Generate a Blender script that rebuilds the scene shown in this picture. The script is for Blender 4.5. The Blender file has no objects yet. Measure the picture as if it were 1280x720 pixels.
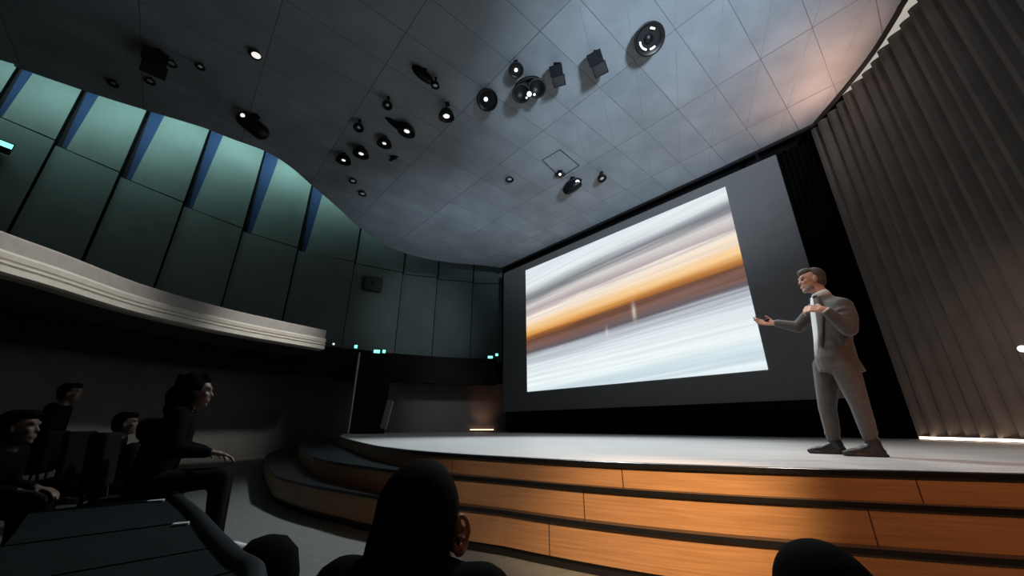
import bpy, bmesh, math, random
from mathutils import Vector, Matrix, Euler
random.seed(7)
C = bpy.context.scene.collection
SC = bpy.context.scene
V = Vector
PI = math.pi
# ------------------------------------------------------------------ camera maths (1280x720 frame)
F = 467.0; TH = math.radians(20.3); CT, ST = math.cos(TH), math.sin(TH); CH = .88
CAMLOC = V((0, 0, CH))
def ray(u, v):
    x = (u-640)/F; y = (360-v)/F
    return V((x, CT-y*ST, ST+y*CT))
def pz(u, v, z):                      # point of pixel on the level plane at world height z
    r = ray(u, v); return CAMLOC + r*((z-CH)/r.z)
def azof(u, v):
    r = ray(u, v); return r.x/r.y
# ------------------------------------------------------------------ materials
def newmat(name):
    m = bpy.data.materials.new(name); m.use_nodes = True
    return m, m.node_tree, m.node_tree.nodes['Principled BSDF']
def mat(name, col, rough=.6, metal=0, emit=None, es=0, var=0, vscale=8, bump=0, spec=None, sheen=0):
    m, nt, b = newmat(name)
    b.inputs['Base Color'].default_value = (*col, 1); b.inputs['Roughness'].default_value = rough
    b.inputs['Metallic'].default_value = metal
    if spec is not None: b.inputs['Specular IOR Level'].default_value = spec
    if sheen: b.inputs['Sheen Weight'].default_value = sheen
    if emit: b.inputs['Emission Color'].default_value = (*emit, 1); b.inputs['Emission Strength'].default_value = es
    if var or bump:
        tc = nt.nodes.new('ShaderNodeTexCoord'); nz = nt.nodes.new('ShaderNodeTexNoise')
        nz.inputs['Scale'].default_value = vscale; nz.inputs['Detail'].default_value = 5
        nt.links.new(tc.outputs['Object'], nz.inputs['Vector'])
        if var:
            r = nt.nodes.new('ShaderNodeValToRGB')
            r.color_ramp.elements[0].color = (*[c*(1-var) for c in col], 1); r.color_ramp.elements[0].position = .3
            r.color_ramp.elements[1].color = (*[min(1, c*(1+var)) for c in col], 1); r.color_ramp.elements[1].position = .7
            nt.links.new(nz.outputs['Fac'], r.inputs[0]); nt.links.new(r.outputs[0], b.inputs['Base Color'])
        if bump:
            bp = nt.nodes.new('ShaderNodeBump'); bp.inputs['Strength'].default_value = bump; bp.inputs['Distance'].default_value = .01
            nt.links.new(nz.outputs['Fac'], bp.inputs['Height']); nt.links.new(bp.outputs[0], b.inputs['Normal'])
    return m
class E:                              # tiny expression builder over math nodes
    def __init__(s, nt, o): s.nt, s.o = nt, o
    def op(s, k, *a):
        n = s.nt.nodes.new('ShaderNodeMath'); n.operation = k
        for i, x in enumerate((s,)+a):
            if isinstance(x, E): s.nt.links.new(x.o, n.inputs[i])
            else: n.inputs[i].default_value = x
        return E(s.nt, n.outputs[0])
    def __add__(s, a): return s.op('ADD', a)
    def __sub__(s, a): return s.op('SUBTRACT', a)
    def __mul__(s, a): return s.op('MULTIPLY', a)
def lines(e, w):                      # 1 on a line at every whole number, half-width w
    d = (e + .5).op('FRACT') - .5
    return d.op('ABSOLUTE').op('LESS_THAN', w)
AL = math.radians(41.7); ED = V((-math.sin(AL), math.cos(AL), 0)); EN = V((math.cos(AL), math.sin(AL), 0))
def ceiling_mat():
    m, nt, b = newmat('painted ceiling panels')
    tc = nt.nodes.new('ShaderNodeTexCoord'); sx = nt.nodes.new('ShaderNodeSeparateXYZ')
    nt.links.new(tc.outputs['Object'], sx.inputs[0]); X, Y = E(nt, sx.outputs[0]), E(nt, sx.outputs[1])
    nz = nt.nodes.new('ShaderNodeTexNoise'); nz.inputs['Scale'].default_value = 1.3; nz.inputs['Detail'].default_value = 6
    nt.links.new(tc.outputs['Object'], nz.inputs['Vector']); nf = E(nt, nz.outputs['Fac'])
    u = X*ED.x + Y*ED.y; w = X*EN.x + Y*EN.y
    U = (u - .755)*(1/.86) + (nf-.5)*.02; W = (w - 5.56)*(1/1.88) + (nf-.5)*.008
    wid = nf*.022
    l1 = lines(U, wid*.7); l2 = lines(W, wid*.42); l3 = lines(U-W, wid*.55)
    reg = X.op('GREATER_THAN', 1.2)*nf.op('GREATER_THAN', .44)
    seam = l1.op('MAXIMUM', l2).op('MAXIMUM', l3*reg*.55)
    cr = nt.nodes.new('ShaderNodeValToRGB')
    cr.color_ramp.elements[0].color = (.20, .235, .265, 1); cr.color_ramp.elements[0].position = .3
    cr.color_ramp.elements[1].color = (.27, .31, .345, 1); cr.color_ramp.elements[1].position = .7
    nt.links.new(nz.outputs['Fac'], cr.inputs[0])
    # each panel a hair lighter or darker
    wn = nt.nodes.new('ShaderNodeTexWhiteNoise'); wn.noise_dimensions = '2D'
    cb = nt.nodes.new('ShaderNodeCombineXYZ'); nt.links.new(U.op('FLOOR').o, cb.inputs[0]); nt.links.new(W.op('FLOOR').o, cb.inputs[1])
    nt.links.new(cb.outputs[0], wn.inputs['Vector'])
    hs = nt.nodes.new('ShaderNodeHueSaturation'); nt.links.new(cr.outputs[0], hs.inputs['Color'])
    nt.links.new((E(nt, wn.outputs['Value'])*.16+.92).o, hs.inputs['Value'])
    mx = nt.nodes.new('ShaderNodeMixRGB'); mx.inputs[2].default_value = (.07, .08, .095, 1)
    nt.links.new((seam*.75).o, mx.inputs[0]); nt.links.new(hs.outputs[0], mx.inputs[1]); nt.links.new(mx.outputs[0], b.inputs['Base Color'])
    b.inputs['Roughness'].default_value = .62
    bp = nt.nodes.new('ShaderNodeBump'); bp.inputs['Strength'].default_value = .25; bp.inputs['Distance'].default_value = .01
    nt.links.new((nf-seam).o, bp.inputs['Height']); nt.links.new(bp.outputs[0], b.inputs['Normal'])
    return m
def riser_mat():
    m, nt, b = newmat('oak veneer riser')
    uv = nt.nodes.new('ShaderNodeUVMap'); mp = nt.nodes.new('ShaderNodeMapping'); mp.inputs['Scale'].default_value = (1.2, 34, 1)
    nt.links.new(uv.outputs[0], mp.inputs[0])
    nz = nt.nodes.new('ShaderNodeTexNoise'); nz.inputs['Scale'].default_value = 2.2; nz.inputs['Detail'].default_value = 6; nz.inputs['Distortion'].default_value = .4
    nt.links.new(mp.outputs[0], nz.inputs['Vector'])
    cr = nt.nodes.new('ShaderNodeValToRGB'); e = cr.color_ramp.elements
    e[0].position = .3; e[0].color = (.30, .165, .075, 1); e[1].position = .72; e[1].color = (.42, .25, .125, 1)
    nt.links.new(nz.outputs['Fac'], cr.inputs[0])
    sx = nt.nodes.new('ShaderNodeSeparateXYZ'); nt.links.new(uv.outputs[0], sx.inputs[0])
    ln = lines(E(nt, sx.outputs[0])*(1/1.55), .0022)
    mx = nt.nodes.new('ShaderNodeMixRGB'); mx.inputs[2].default_value = (.04, .018, .008, 1)
    nt.links.new(ln.o, mx.inputs[0]); nt.links.new(cr.outputs[0], mx.inputs[1]); nt.links.new(mx.outputs[0], b.inputs['Base Color'])
    b.inputs['Roughness'].default_value = .38
    return m
def picture_mat(w, h):
    m, nt, b = newmat('projected picture of streaked colour')
    uv = nt.nodes.new('ShaderNodeUVMap'); sx = nt.nodes.new('ShaderNodeSeparateXYZ'); nt.links.new(uv.outputs[0], sx.inputs[0])
    u, v = E(nt, sx.outputs[0]), E(nt, sx.outputs[1])
    t = ((v*-1+1) + u*.13)*(1/1.13)                # 0 at top left
    def streak(sc, st, off):
        cb = nt.nodes.new('ShaderNodeCombineXYZ'); nt.links.new((u*st+off).o, cb.inputs[0]); nt.links.new((t*sc).o, cb.inputs[1])
        n = nt.nodes.new('ShaderNodeTexNoise'); n.inputs['Scale'].default_value = 1; n.inputs['Detail'].default_value = 4
        nt.links.new(cb.outputs[0], n.inputs['Vector']); return E(nt, n.outputs['Fac'])
    n1 = streak(14, .9, 3); n2 = streak(55, 1.6, 9)
    n3 = streak(110, 2.4, 5)
    tt = t + (n1-.5)*.10 + (n2-.5)*.05 + (n3-.5)*.02
    cr = nt.nodes.new('ShaderNodeValToRGB'); nt.links.new(tt.o, cr.inputs[0])
    stops = [(0, (.84, .88, .90)), (.155, (.85, .88, .89)), (.20, (.60, .62, .64)), (.235, (.45, .46, .48)), (.265, (.66, .65, .66)), (.30, (.80, .78, .77)), (.345, (.68, .64, .64)), (.375, (.92, .87, .82)),
             (.42, (.93, .84, .74)), (.455, (.94, .78, .57)), (.49, (.86, .63, .36)), (.52, (.66, .42, .20)), (.55, (.40, .27, .20)), (.585, (.48, .36, .33)), (.615, (.38, .35, .37)),
             (.66, (.66, .68, .71)), (.72, (.83, .87, .89)), (.85, (.90, .94, .94)), (.93, (.76, .83, .86)), (1.0, (.88, .92, .93))]
    e = cr.color_ramp.elements
    while len(e) < len(stops): e.new(.5)
    for el, (p, c) in zip(e, stops):
        el.position = p; el.color = (*[x**2.2 for x in c], 1)
    # pale upright blurs in the picture
    def blur(uc, vc, su, sv, k):
        a = ((u-uc)*(1/su)).op('POWER', 2.0); c = ((v-vc)*(1/sv)).op('POWER', 2.0)
        return ((a+c)*-1).op('EXPONENT')*k
    g = blur(.60, .42, .008, .05, .55) + blur(.47, .33, .007, .03, .35)
    mx = nt.nodes.new('ShaderNodeMixRGB'); mx.inputs[2].default_value = (.85, .75, .65, 1)
    nt.links.new(g.o, mx.inputs[0]); nt.links.new(cr.outputs[0], mx.inputs[1])
    b.inputs['Base Color'].default_value = (.02, .02, .02, 1); b.inputs['Roughness'].default_value = .8
    hs = nt.nodes.new('ShaderNodeHueSaturation'); nt.links.new(mx.outputs[0], hs.inputs['Color'])
    nt.links.new(((n2-.5)*.42+(n3-.5)*.22+1).o, hs.inputs['Value'])
    nt.links.new(hs.outputs[0], b.inputs['Emission Color']); b.inputs['Emission Strength'].default_value = 1.06
    return m
def deck_mat():
    m, nt, b = newmat('stage boards')
    tc = nt.nodes.new('ShaderNodeTexCoord'); mp = nt.nodes.new('ShaderNodeMapping')
    mp.inputs['Rotation'].default_value = (0, 0, -(PI/2+AL)); mp.inputs['Scale'].default_value = (.5, 9, 1)
    nt.links.new(tc.outputs['Object'], mp.inputs[0])
    nz = nt.nodes.new('ShaderNodeTexNoise'); nz.inputs['Scale'].default_value = 1.5; nz.inputs['Detail'].default_value = 6
    nt.links.new(mp.outputs[0], nz.inputs['Vector'])
    cr = nt.nodes.new('ShaderNodeValToRGB'); e = cr.color_ramp.elements
    e[0].position = .3; e[0].color = (.36, .35, .34, 1); e[1].position = .7; e[1].color = (.50, .49, .475, 1)
    nt.links.new(nz.outputs['Fac'], cr.inputs[0]); nt.links.new(cr.outputs[0], b.inputs['Base Color'])
    b.inputs['Roughness'].default_value = .42
    return m
M = dict(
 ceil=ceiling_mat(), riser=riser_mat(), deck=deck_mat(),
 black=mat('matt black', (.006, .006, .007), .8, spec=.2), drape=mat('black stage drape', (.004, .004, .004), .95, spec=.05),
 lip=mat('black satin nosing', (.008, .009, .011), .3), rim=mat('black rim', (.01, .01, .011), .6),
 pleat=mat('pleated wall cladding', (.135, .108, .090), .75, var=.12, vscale=2.5, bump=.1),
 teal=mat('grey green wall panel', (.105, .148, .142), .7, var=.1, vscale=1.2), blue=mat('navy reveal', (.022, .042, .105), .8, spec=.1),
 grey=mat('grey screen surround', (.17, .168, .17), .75, var=.04, vscale=3), lower=mat('grey plaster wall', (.15, .145, .14), .9, var=.08, vscale=2, spec=.1),
 floor=mat('grey carpet floor', (.11, .11, .095), .9, var=.12, vscale=14, bump=.2),
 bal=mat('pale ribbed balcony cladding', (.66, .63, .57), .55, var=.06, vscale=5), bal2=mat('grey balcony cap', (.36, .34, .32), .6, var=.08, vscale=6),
 soffit=mat('brown balcony underside', (.055, .045, .04), .8), cove=mat('emissive cove', (.6, .58, .52), .6, emit=(1, .93, .82), es=.42),
 strip=mat('warm light strip', (1, .9, .8), .5, emit=(1, .78, .6), es=5.0), strip2=mat('orange light strip', (1, .7, .5), .5, emit=(1, .5, .32), es=2.5),
 green=mat('green lit sign', (.1, .5, .4), .5, emit=(.25, 1, .72), es=1.6), lens=mat('lit lens', (1, 1, 1), .3, emit=(1, .98, .94), es=.9),
 dimlens=mat('dim lens', (.5, .5, .5), .15, emit=(.8, .9, 1), es=.05), chrome=mat('chrome ring', (.6, .62, .65), .15, 1),
 hous=mat('black lamp housing', (.005, .006, .007), .4, spec=.25), spk=mat('dark grille', (.007, .008, .010), .8, spec=.15),
 jamb=mat('pale metal edge', (.42, .43, .43), .5), spk2=mat('grey green speaker grille', (.03, .045, .045), .7),
 skin=mat('skin', (.62, .33, .24), .5, var=.06, vscale=20), skin2=mat('skin darkened for gloom', (.15, .09, .065), .5, var=.06, vscale=20),  # skin2 has the dimness over the audience put into its colour
 hairg=mat('dark grey brown hair', (.11, .085, .075), .7, var=.3, vscale=60, bump=.3), beard=mat('grey beard', (.30, .25, .22), .8), hairb=mat('near black hair', (.004, .0035, .0035), .85, spec=.04),
 suit=mat('grey brown suit cloth', (.076, .063, .057), .8, var=.14, vscale=30, sheen=.15), shirt=mat('white shirt', (.75, .75, .75), .7),
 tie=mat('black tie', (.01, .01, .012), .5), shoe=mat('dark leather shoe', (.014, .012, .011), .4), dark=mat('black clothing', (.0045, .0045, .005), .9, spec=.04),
 dark2=mat('charcoal clothing', (.008, .008, .009), .9, spec=.05), pale=mat('pale trainer', (.5, .5, .5), .6), bench=mat('dark teal upholstery', (.006, .010, .011), .85, var=.1, vscale=9, spec=.08),
 roll=mat('black bench edge', (.014, .015, .018), .6, spec=.15), eye=mat('eye', (.05, .04, .04), .2), device=mat('black plastic', (.01, .01, .01), .4),
)
# ------------------------------------------------------------------ object helpers
def obj(name, bm, m, parent=None, smooth=False, bevel=0):
    me = bpy.data.meshes.new(name)
    bmesh.ops.recalc_face_normals(bm, faces=bm.faces)
    bm.to_mesh(me); bm.free()
    for x in (m if isinstance(m, (list, tuple)) else [m]): me.materials.append(M[x] if isinstance(x, str) else x)
    if smooth:
        for p in me.polygons: p.use_smooth = True
    o = bpy.data.objects.new(name, me); C.objects.link(o)
    if parent:
        o.parent = parent; o.matrix_parent_inverse = parent.matrix_world.inverted()
    if bevel:
        b = o.modifiers.new('bevel', 'BEVEL'); b.width = bevel; b.segments = 2; b.limit_method = 'ANGLE'
    return o
def tag(o, label=None, cat=None, group=None, kind=None):
    if label: o['label'] = label
    if cat: o['category'] = cat
    if group: o['group'] = group
    if kind: o['kind'] = kind
    return o
def empty(name, loc, label, cat, group=None):
    o = bpy.data.objects.new(name, None); o.location = loc; o.empty_display_size = .1; C.objects.link(o)
    o.matrix_world = Matrix.Translation(loc)
    return tag(o, label, cat, group)
def B(): return bmesh.new()
def box(bm, c, s, rot=None, mi=0):
    mt = Matrix.Translation(c) @ (rot.to_matrix().to_4x4() if rot and not isinstance(rot, Matrix) else (rot or Matrix())) @ Matrix.Diagonal((*s, 1))
    r = bmesh.ops.create_cube(bm, size=1, matrix=mt)
    for v in r['verts']:
        for f in v.link_faces: f.material_index = mi
def frame(z, xh=None):                # matrix whose +Z looks along z
    z = V(z).normalized(); up = V(xh) if xh is not None else (V((0, 0, 1)) if abs(z.z) < .9 else V((1, 0, 0)))
    x = up.cross(z).normalized(); y = z.cross(x)
    return Matrix((x, y, z)).transposed().to_4x4()
def lathe(bm, prof, mtx=Matrix(), seg=24, mi=0, cap=True):
    rings = []
    for r, z in prof:
        rings.append([bm.verts.new(mtx @ V((r*math.cos(2*PI*i/seg), r*math.sin(2*PI*i/seg), z))) for i in range(seg)])
    for a, b in zip(rings, rings[1:]):
        for i in range(seg):
            f = bm.faces.new((a[i], a[(i+1) % seg], b[(i+1) % seg], b[i])); f.material_index = mi; f.smooth = True
    if cap:
        for rg in (rings[0], rings[-1]):
            f = bm.faces.new(rg); f.material_index = mi
def loft(bm, rings, closed=True, cap=True, mi=0):
    vs = [[bm.verts.new(p) for p in r] for r in rings]
    n = len(vs[0])
    for a, b in zip(vs, vs[1:]):
        for i in range(n if closed else n-1):
            f = bm.faces.new((a[i], a[(i+1) % n], b[(i+1) % n], b[i])); f.material_index = mi
    if cap and closed: bm.faces.new(vs[0]); bm.faces.new(vs[-1])
def tube(bm, pts, rad, seg=10, mi=0):
    pts = [V(p) for p in pts]; rad = rad if isinstance(rad, (list, tuple)) else [rad]*len(pts)
    rings = []; px = None
    for i, p in enumerate(pts):
        t = (pts[min(i+1, len(pts)-1)]-pts[max(i-1, 0)]).normalized()
        if px is None: px = t.orthogonal().normalized()
        px = (px - t*px.dot(t)).normalized(); py = t.cross(px)
        rings.append([p + (px*math.cos(2*PI*k/seg)+py*math.sin(2*PI*k/seg))*rad[i] for k in range(seg)])
    loft(bm, rings, mi=mi)
def caps(bm, p0, p1, r0, r1, seg=12):  # tapered capsule
    p0, p1 = V(p0), V(p1); L = (p1-p0).length
    if L < 1e-5: p1 = p0+V((0, 0, 1e-3)); L = 1e-3
    mt = Matrix.Translation(p0) @ frame(p1-p0)
    pr = [(r0*math.sin(a)+1e-5, -r0*math.cos(a)) for a in (0, .4, .8, 1.2, PI/2)]
    pr += [(r1*math.cos(a)+1e-5, L+r1*math.sin(a)) for a in (0, .4, .8, 1.2, PI/2)]
    lathe(bm, pr, mt, seg)
def ell(bm, c, r, mt=Matrix(), seg=16, mi=0):
    bmesh_m = Matrix.Translation(c) @ mt @ Matrix.Diagonal((*r, 1))
    res = bmesh.ops.create_uvsphere(bm, u_segments=seg, v_segments=seg//2+2, radius=1, matrix=bmesh_m)
    for v in res['verts']:
        for f in v.link_faces: f.smooth = True; f.material_index = mi
def chain(bm, pts, rad, seg=12):
    for i in range(len(pts)-1): caps(bm, pts[i], pts[i+1], rad[i], rad[i+1], seg)
def fuse(name, bm, m, parent, voxel=.01, it=4, fac=.5):   # union overlapping closed shapes into ONE surface
    o = obj(name, bm, m, None)
    r = o.modifiers.new('r', 'REMESH'); r.mode = 'VOXEL'; r.voxel_size = voxel; r.use_smooth_shade = True
    s = o.modifiers.new('s', 'SMOOTH'); s.iterations = it; s.factor = fac
    dg = bpy.context.evaluated_depsgraph_get(); dg.update()
    me = bpy.data.meshes.new_from_object(o.evaluated_get(dg)); o.modifiers.clear(); old = o.data; o.data = me; me.name = name
    bpy.data.meshes.remove(old)
    for p in me.polygons: p.use_smooth = True
    if parent: o.parent = parent; o.matrix_parent_inverse = parent.matrix_world.inverted()
    return o
def smooth_path(pts, n=8):            # Catmull-Rom
    pts = [V((*p, 0)[:3]) for p in pts]; out = []
    P = [pts[0]*2-pts[1]] + pts + [pts[-1]*2-pts[-2]]
    for i in range(1, len(P)-2):
        a, b, c, d = P[i-1:i+3]
        for k in range(n):
            t = k/n
            out.append(.5*((2*b)+(c-a)*t+(2*a-5*b+4*c-d)*t*t+(3*b-a-3*c+d)*t**3))
    out.append(pts[-1]); return out
def normals(path):                    # left-hand normals in plan
    ns = []
    for i in range(len(path)):
        t = (path[min(i+1, len(path)-1)]-path[max(i-1, 0)]); t.z = 0; t.normalize(); ns.append(V((-t.y, t.x, 0)))
    return ns
def offset(path, d):
    ns = normals(path); d = d if isinstance(d, (list, tuple)) else [d]*len(path)
    return [p+n*k for p, n, k in zip(path, ns, d)]
def ribbon(bm, path, prof, uvs=False, mi=None):   # sweep profile [(offset, z)] along plan path, closed profile
    ns = normals(path); n = len(prof)
    vs = [[bm.verts.new((p.x+q.x*o, p.y+q.y*o, z)) for o, z in prof] for p, q in zip(path, ns)]
    uvl = bm.loops.layers.uv.verify(); L = 0
    for i in range(len(path)-1):
        d = (path[i+1]-path[i]).length
        for k in range(n):
            j = (k+1) % n
            f = bm.faces.new((vs[i][k], vs[i+1][k], vs[i+1][j], vs[i][j]))
            if mi: f.material_index = mi[k]
            for l, (uu, zz) in zip(f.loops, ((L, prof[k][1]), (L+d, prof[k][1]), (L+d, prof[j][1]), (L, prof[j][1]))): l[uvl].uv = (uu, zz)
        L += d
    bm.faces.new(vs[0]); bm.faces.new(vs[-1])
def slab(bm, outline, z0, z1, mi=0):
    vs = [bm.verts.new((p[0], p[1], z0)) for p in outline]; ws = [bm.verts.new((p[0], p[1], z1)) for p in outline]
    f = bm.faces.new(vs); g = bm.faces.new(ws)
    n = len(vs)
    for i in range(n): bm.faces.new((vs[i], vs[(i+1) % n], ws[(i+1) % n], ws[i]))
def spot(name, loc, target, power, col=(1, 1, 1), angle=60, blend=.6, rad=.1):
    l = bpy.data.lights.new(name, 'SPOT'); l.energy = power; l.color = col; l.spot_size = math.radians(angle); l.spot_blend = blend; l.shadow_soft_size = rad
    o = bpy.data.objects.new(name, l); o.location = loc; C.objects.link(o)
    o.rotation_euler = (V(target)-V(loc)).to_track_quat('-Z', 'Y').to_euler(); return o
def area(name, loc, target, power, col, sx, sy, spread=180):
    l = bpy.data.lights.new(name, 'AREA'); l.shape = 'RECTANGLE'; l.size = sx; l.size_y = sy; l.energy = power; l.color = col; l.spread = math.radians(spread)
    o = bpy.data.objects.new(name, l); o.location = loc; C.objects.link(o)
    o.rotation_euler = (V(target)-V(loc)).to_track_quat('-Z', 'Y').to_euler(); return o
# ------------------------------------------------------------------ heights
ZC = 7.0+CH; DECK = CH-.234; T1 = CH-.385; T2 = CH-.585
# ------------------------------------------------------------------ floor
bm = B(); slab(bm, [(-17, -5), (12, -5), (12, 22), (-17, 22)], -.12, 0)
tag(obj('floor', bm, 'floor'), kind='structure')
# ------------------------------------------------------------------ ceiling
left_px = [(0, 75), (18, 83), (60, 98), (101, 112), (128, 121), (183, 138), (240, 155), (261, 162), (291, 174), (334, 190), (365, 210), (389, 231), (423, 260), (449, 284), (487, 309), (527, 322), (562, 328), (607, 332)]
right_px = [(1015, 155), (1055, 108), (1088, 65), (1117, 18), (1127, 0)]
lp = [pz(u, v, ZC).to_2d() for u, v in left_px]; rp = [pz(u, v, ZC).to_2d() for u, v in right_px]
print('ceil left', [(round(p.x, 1), round(p.y, 1)) for p in lp]); print('right', [(round(p.x, 2), round(p.y, 2)) for p in rp])
R0 = V((.677*9, 9, 0)); e_s = V((-.6678, .7444, 0))       # screen plane: R0 + e_s * s
def scr(s, off=0): p = R0+e_s*s; return p + V((.7444, .6678, 0))*off
edgeL = smooth_path([(-16, 3.2), (-13, 4.4)] + [tuple(p) for p in lp], 4)
backL = [V((scr(s, -.12).x, scr(s, -.12).y, 0)) for s in (9.75, 5, 0)]
edgeR = smooth_path([tuple(p) for p in rp] + [(6.4, 3.0), (5.9, 1.2), (5.5, -3.5)], 5)
outline = edgeL + backL + edgeR + [V((-16, -3.5, 0))]
bm = B(); slab(bm, outline, ZC, ZC+.28)
bmesh.ops.triangulate(bm, faces=[f for f in bm.faces if len(f.verts) > 4])
tag(obj('ceiling', bm, 'ceil'), kind='structure')
bm = B(); rimpath = backL[:] + edgeR
ribbon(bm, rimpath, [(.0, ZC-.06), (.0, ZC+.3), (.07, ZC+.3), (.07, ZC-.06)])
tag(obj('trim_1', bm, 'rim'), kind='structure')
# roof far above
bm = B(); box(bm, (-2.5, 9, 13.5), (30, 30, .2)); tag(obj('roof', bm, 'black'), kind='structure')
# ------------------------------------------------------------------ right pleated wall
wp = smooth_path([(7.87, 7.6), (7.85, 7.2), (7.84, 6.9), (7.70, 5.8), (7.42, 4.6), (6.95, 3.2), (6.5, 1.6), (6.1, -.5), (5.9, -3.5)], 40)
# resample every .27 m
def resample(path, d):
    out = [path[0]]; acc = 0
    for a, b in zip(path, path[1:]):
        L = (b-a).length
        while acc+L >= d:
            a = a+(b-a)*((d-acc)/L); L = (b-a).length; acc = 0; out.append(a.copy())
        acc += L
    return out
wr = resample(wp, .275)
bm = B(); nn = normals(wr); front = []
for i in range(len(wr)-1):
    a, b = wr[i], wr[i+1]; n = -nn[i]          # path runs towards -Y, room is on its right-hand side
    dep = .19+.03*math.sin(i*1.7)
    for t, k in ((0, 0), (.02, dep), (.25, dep*.93), (.5, dep*.66), (.75, dep*.32), (.97, .0)):
        front.append(a.lerp(b, t)+n*k)
ztop = ZC+.13
bot = [bm.verts.new((p.x, p.y, DECK-.7)) for p in front]; top = [bm.verts.new((p.x, p.y, ztop)) for p in front]
for i in range(len(front)-1): bm.faces.new((bot[i], bot[i+1], top[i+1], top[i]))
bk = [p - (-nn[min(i//6, len(nn)-1)])*.0 for i, p in enumerate(front)]
back0 = [wr[i]+nn[i]*.12 for i in range(len(wr))]
vb = [bm.verts.new((p.x, p.y, DECK-.7)) for p in back0]; vt = [bm.verts.new((p.x, p.y, ztop)) for p in back0]
for i in range(len(vb)-1): bm.faces.new((vb[i+1], vb[i], vt[i], vt[i+1]))
for i in range(len(wr)-1):
    seg = top[i*6:i*6+6]
    nxt = [top[i*6+6]] if i*6+6 < len(top) else []
    bm.faces.new(seg+nxt+[vt[i+1], vt[i]])
tag(obj('wall_right', bm, 'pleat'), kind='structure')
# emissive cove above the pleats, light on it put in as emission
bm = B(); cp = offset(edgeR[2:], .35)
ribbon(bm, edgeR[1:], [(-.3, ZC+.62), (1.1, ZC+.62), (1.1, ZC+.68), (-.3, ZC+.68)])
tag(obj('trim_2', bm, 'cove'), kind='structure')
# light strip along its foot
base = [p for p in wp if 2.5 < p.y < 7.5]
bm = B(); ribbon(bm, base[::6], [(-.20, DECK+.012), (-.20, DECK+.05), (-.26, DECK+.05), (-.26, DECK+.012)])
ls = obj('light_strip', bm, 'strip'); tag(ls, 'warm white light strip on the stage along the foot of the pleated wall', 'light strip')
bm = B(); ribbon(bm, base[::6], [(-.18, DECK), (-.18, DECK+.07), (-.20, DECK+.07), (-.20, DECK+.012), (-.27, DECK+.012), (-.27, DECK)])
o = obj('housing', bm, 'hous', ls)
# ------------------------------------------------------------------ black back wall and drape
bm = B(); a = scr(11.2, 1.3); b_ = scr(-3.4, 1.3)
mt = Matrix.Translation(((a+b_)/2)+V((0, 0, 4.6))) @ Matrix.Rotation(math.atan2(e_s.y, e_s.x), 4, 'Z')
box(bm, (0, 0, 0), (1, 1, 1)); bmesh.ops.transform(bm, matrix=mt @ Matrix.Diagonal((14.6, .2, 9.2, 1)), verts=bm.verts)
tag(obj('wall_back', bm, 'black'), kind='structure')
bm = B(); pts = []                              # black drape beside the screen, soft folds
for i in range(90):
    s = -1.15 - i*.015; pts.append(scr(s, .55+.05*math.sin(i*.8)))
pts2 = [p+V((.03, .03, 0)) for p in reversed(pts)]
slab(bm, pts+pts2, DECK+.005, ZC+.05)
bmesh.ops.triangulate(bm, faces=[f for f in bm.faces if len(f.verts) > 4])
tag(obj('stage_curtain', bm, 'drape', smooth=False), 'black full-height curtain beside the right edge of the screen', 'curtain')
# rear wall behind the audience
bm = B(); box(bm, (-2.5, -4.4, 4), (24, .2, 8)); tag(obj('wall_rear', bm, 'black'), kind='structure')
# ------------------------------------------------------------------ screen
SZ0, SZ1 = .55+CH, 6.73+CH
root = empty('projection_screen', scr(4.2, .1)+V((0, 0, SZ0)), 'huge grey screen on the stage showing a blurred streaky orange and white picture', 'screen')
def quadbox(bm, s0, s1, z0, z1, o0, o1):
    ps = [scr(s0, o0), scr(s1, o0), scr(s1, o1), scr(s0, o1)]; slab(bm, [p.to_2d() for p in ps], z0, z1)
bm = B(); quadbox(bm, -1.3, 9.7, SZ0, SZ1, 0, .07); obj('surround', bm, 'grey', root)['label'] = 'plain grey border of the screen'
bm = B(); w, h = 8.22, 5.15; z0, z1 = 1.26+CH, 6.41+CH
ps = [scr(w, -.012), scr(0, -.012)]
vs = [bm.verts.new((ps[0].x, ps[0].y, z0)), bm.verts.new((ps[1].x, ps[1].y, z0)), bm.verts.new((ps[1].x, ps[1].y, z1)), bm.verts.new((ps[0].x, ps[0].y, z1))]
f = bm.faces.new(vs); uvl = bm.loops.layers.uv.verify()
for l, q in zip(f.loops, ((0, 0), (1, 0), (1, 1), (0, 1))): l[uvl].uv = q
obj('picture', bm, picture_mat(w, h), root)['label'] = 'bright projected picture of tilted orange, brown, grey and white streaks'
for s in (-.9, 9.3):
    bm = B(); quadbox(bm, s-.03, s+.03, SZ1-.02, ZC, .02, .06); obj('hanger', bm, 'black', root)
for s in (-.9, 4.2, 9.3):
    bm = B(); quadbox(bm, s-.04, s+.04, DECK, SZ1-.5, .07, .15); obj('support_post', bm, 'black', root)
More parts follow.
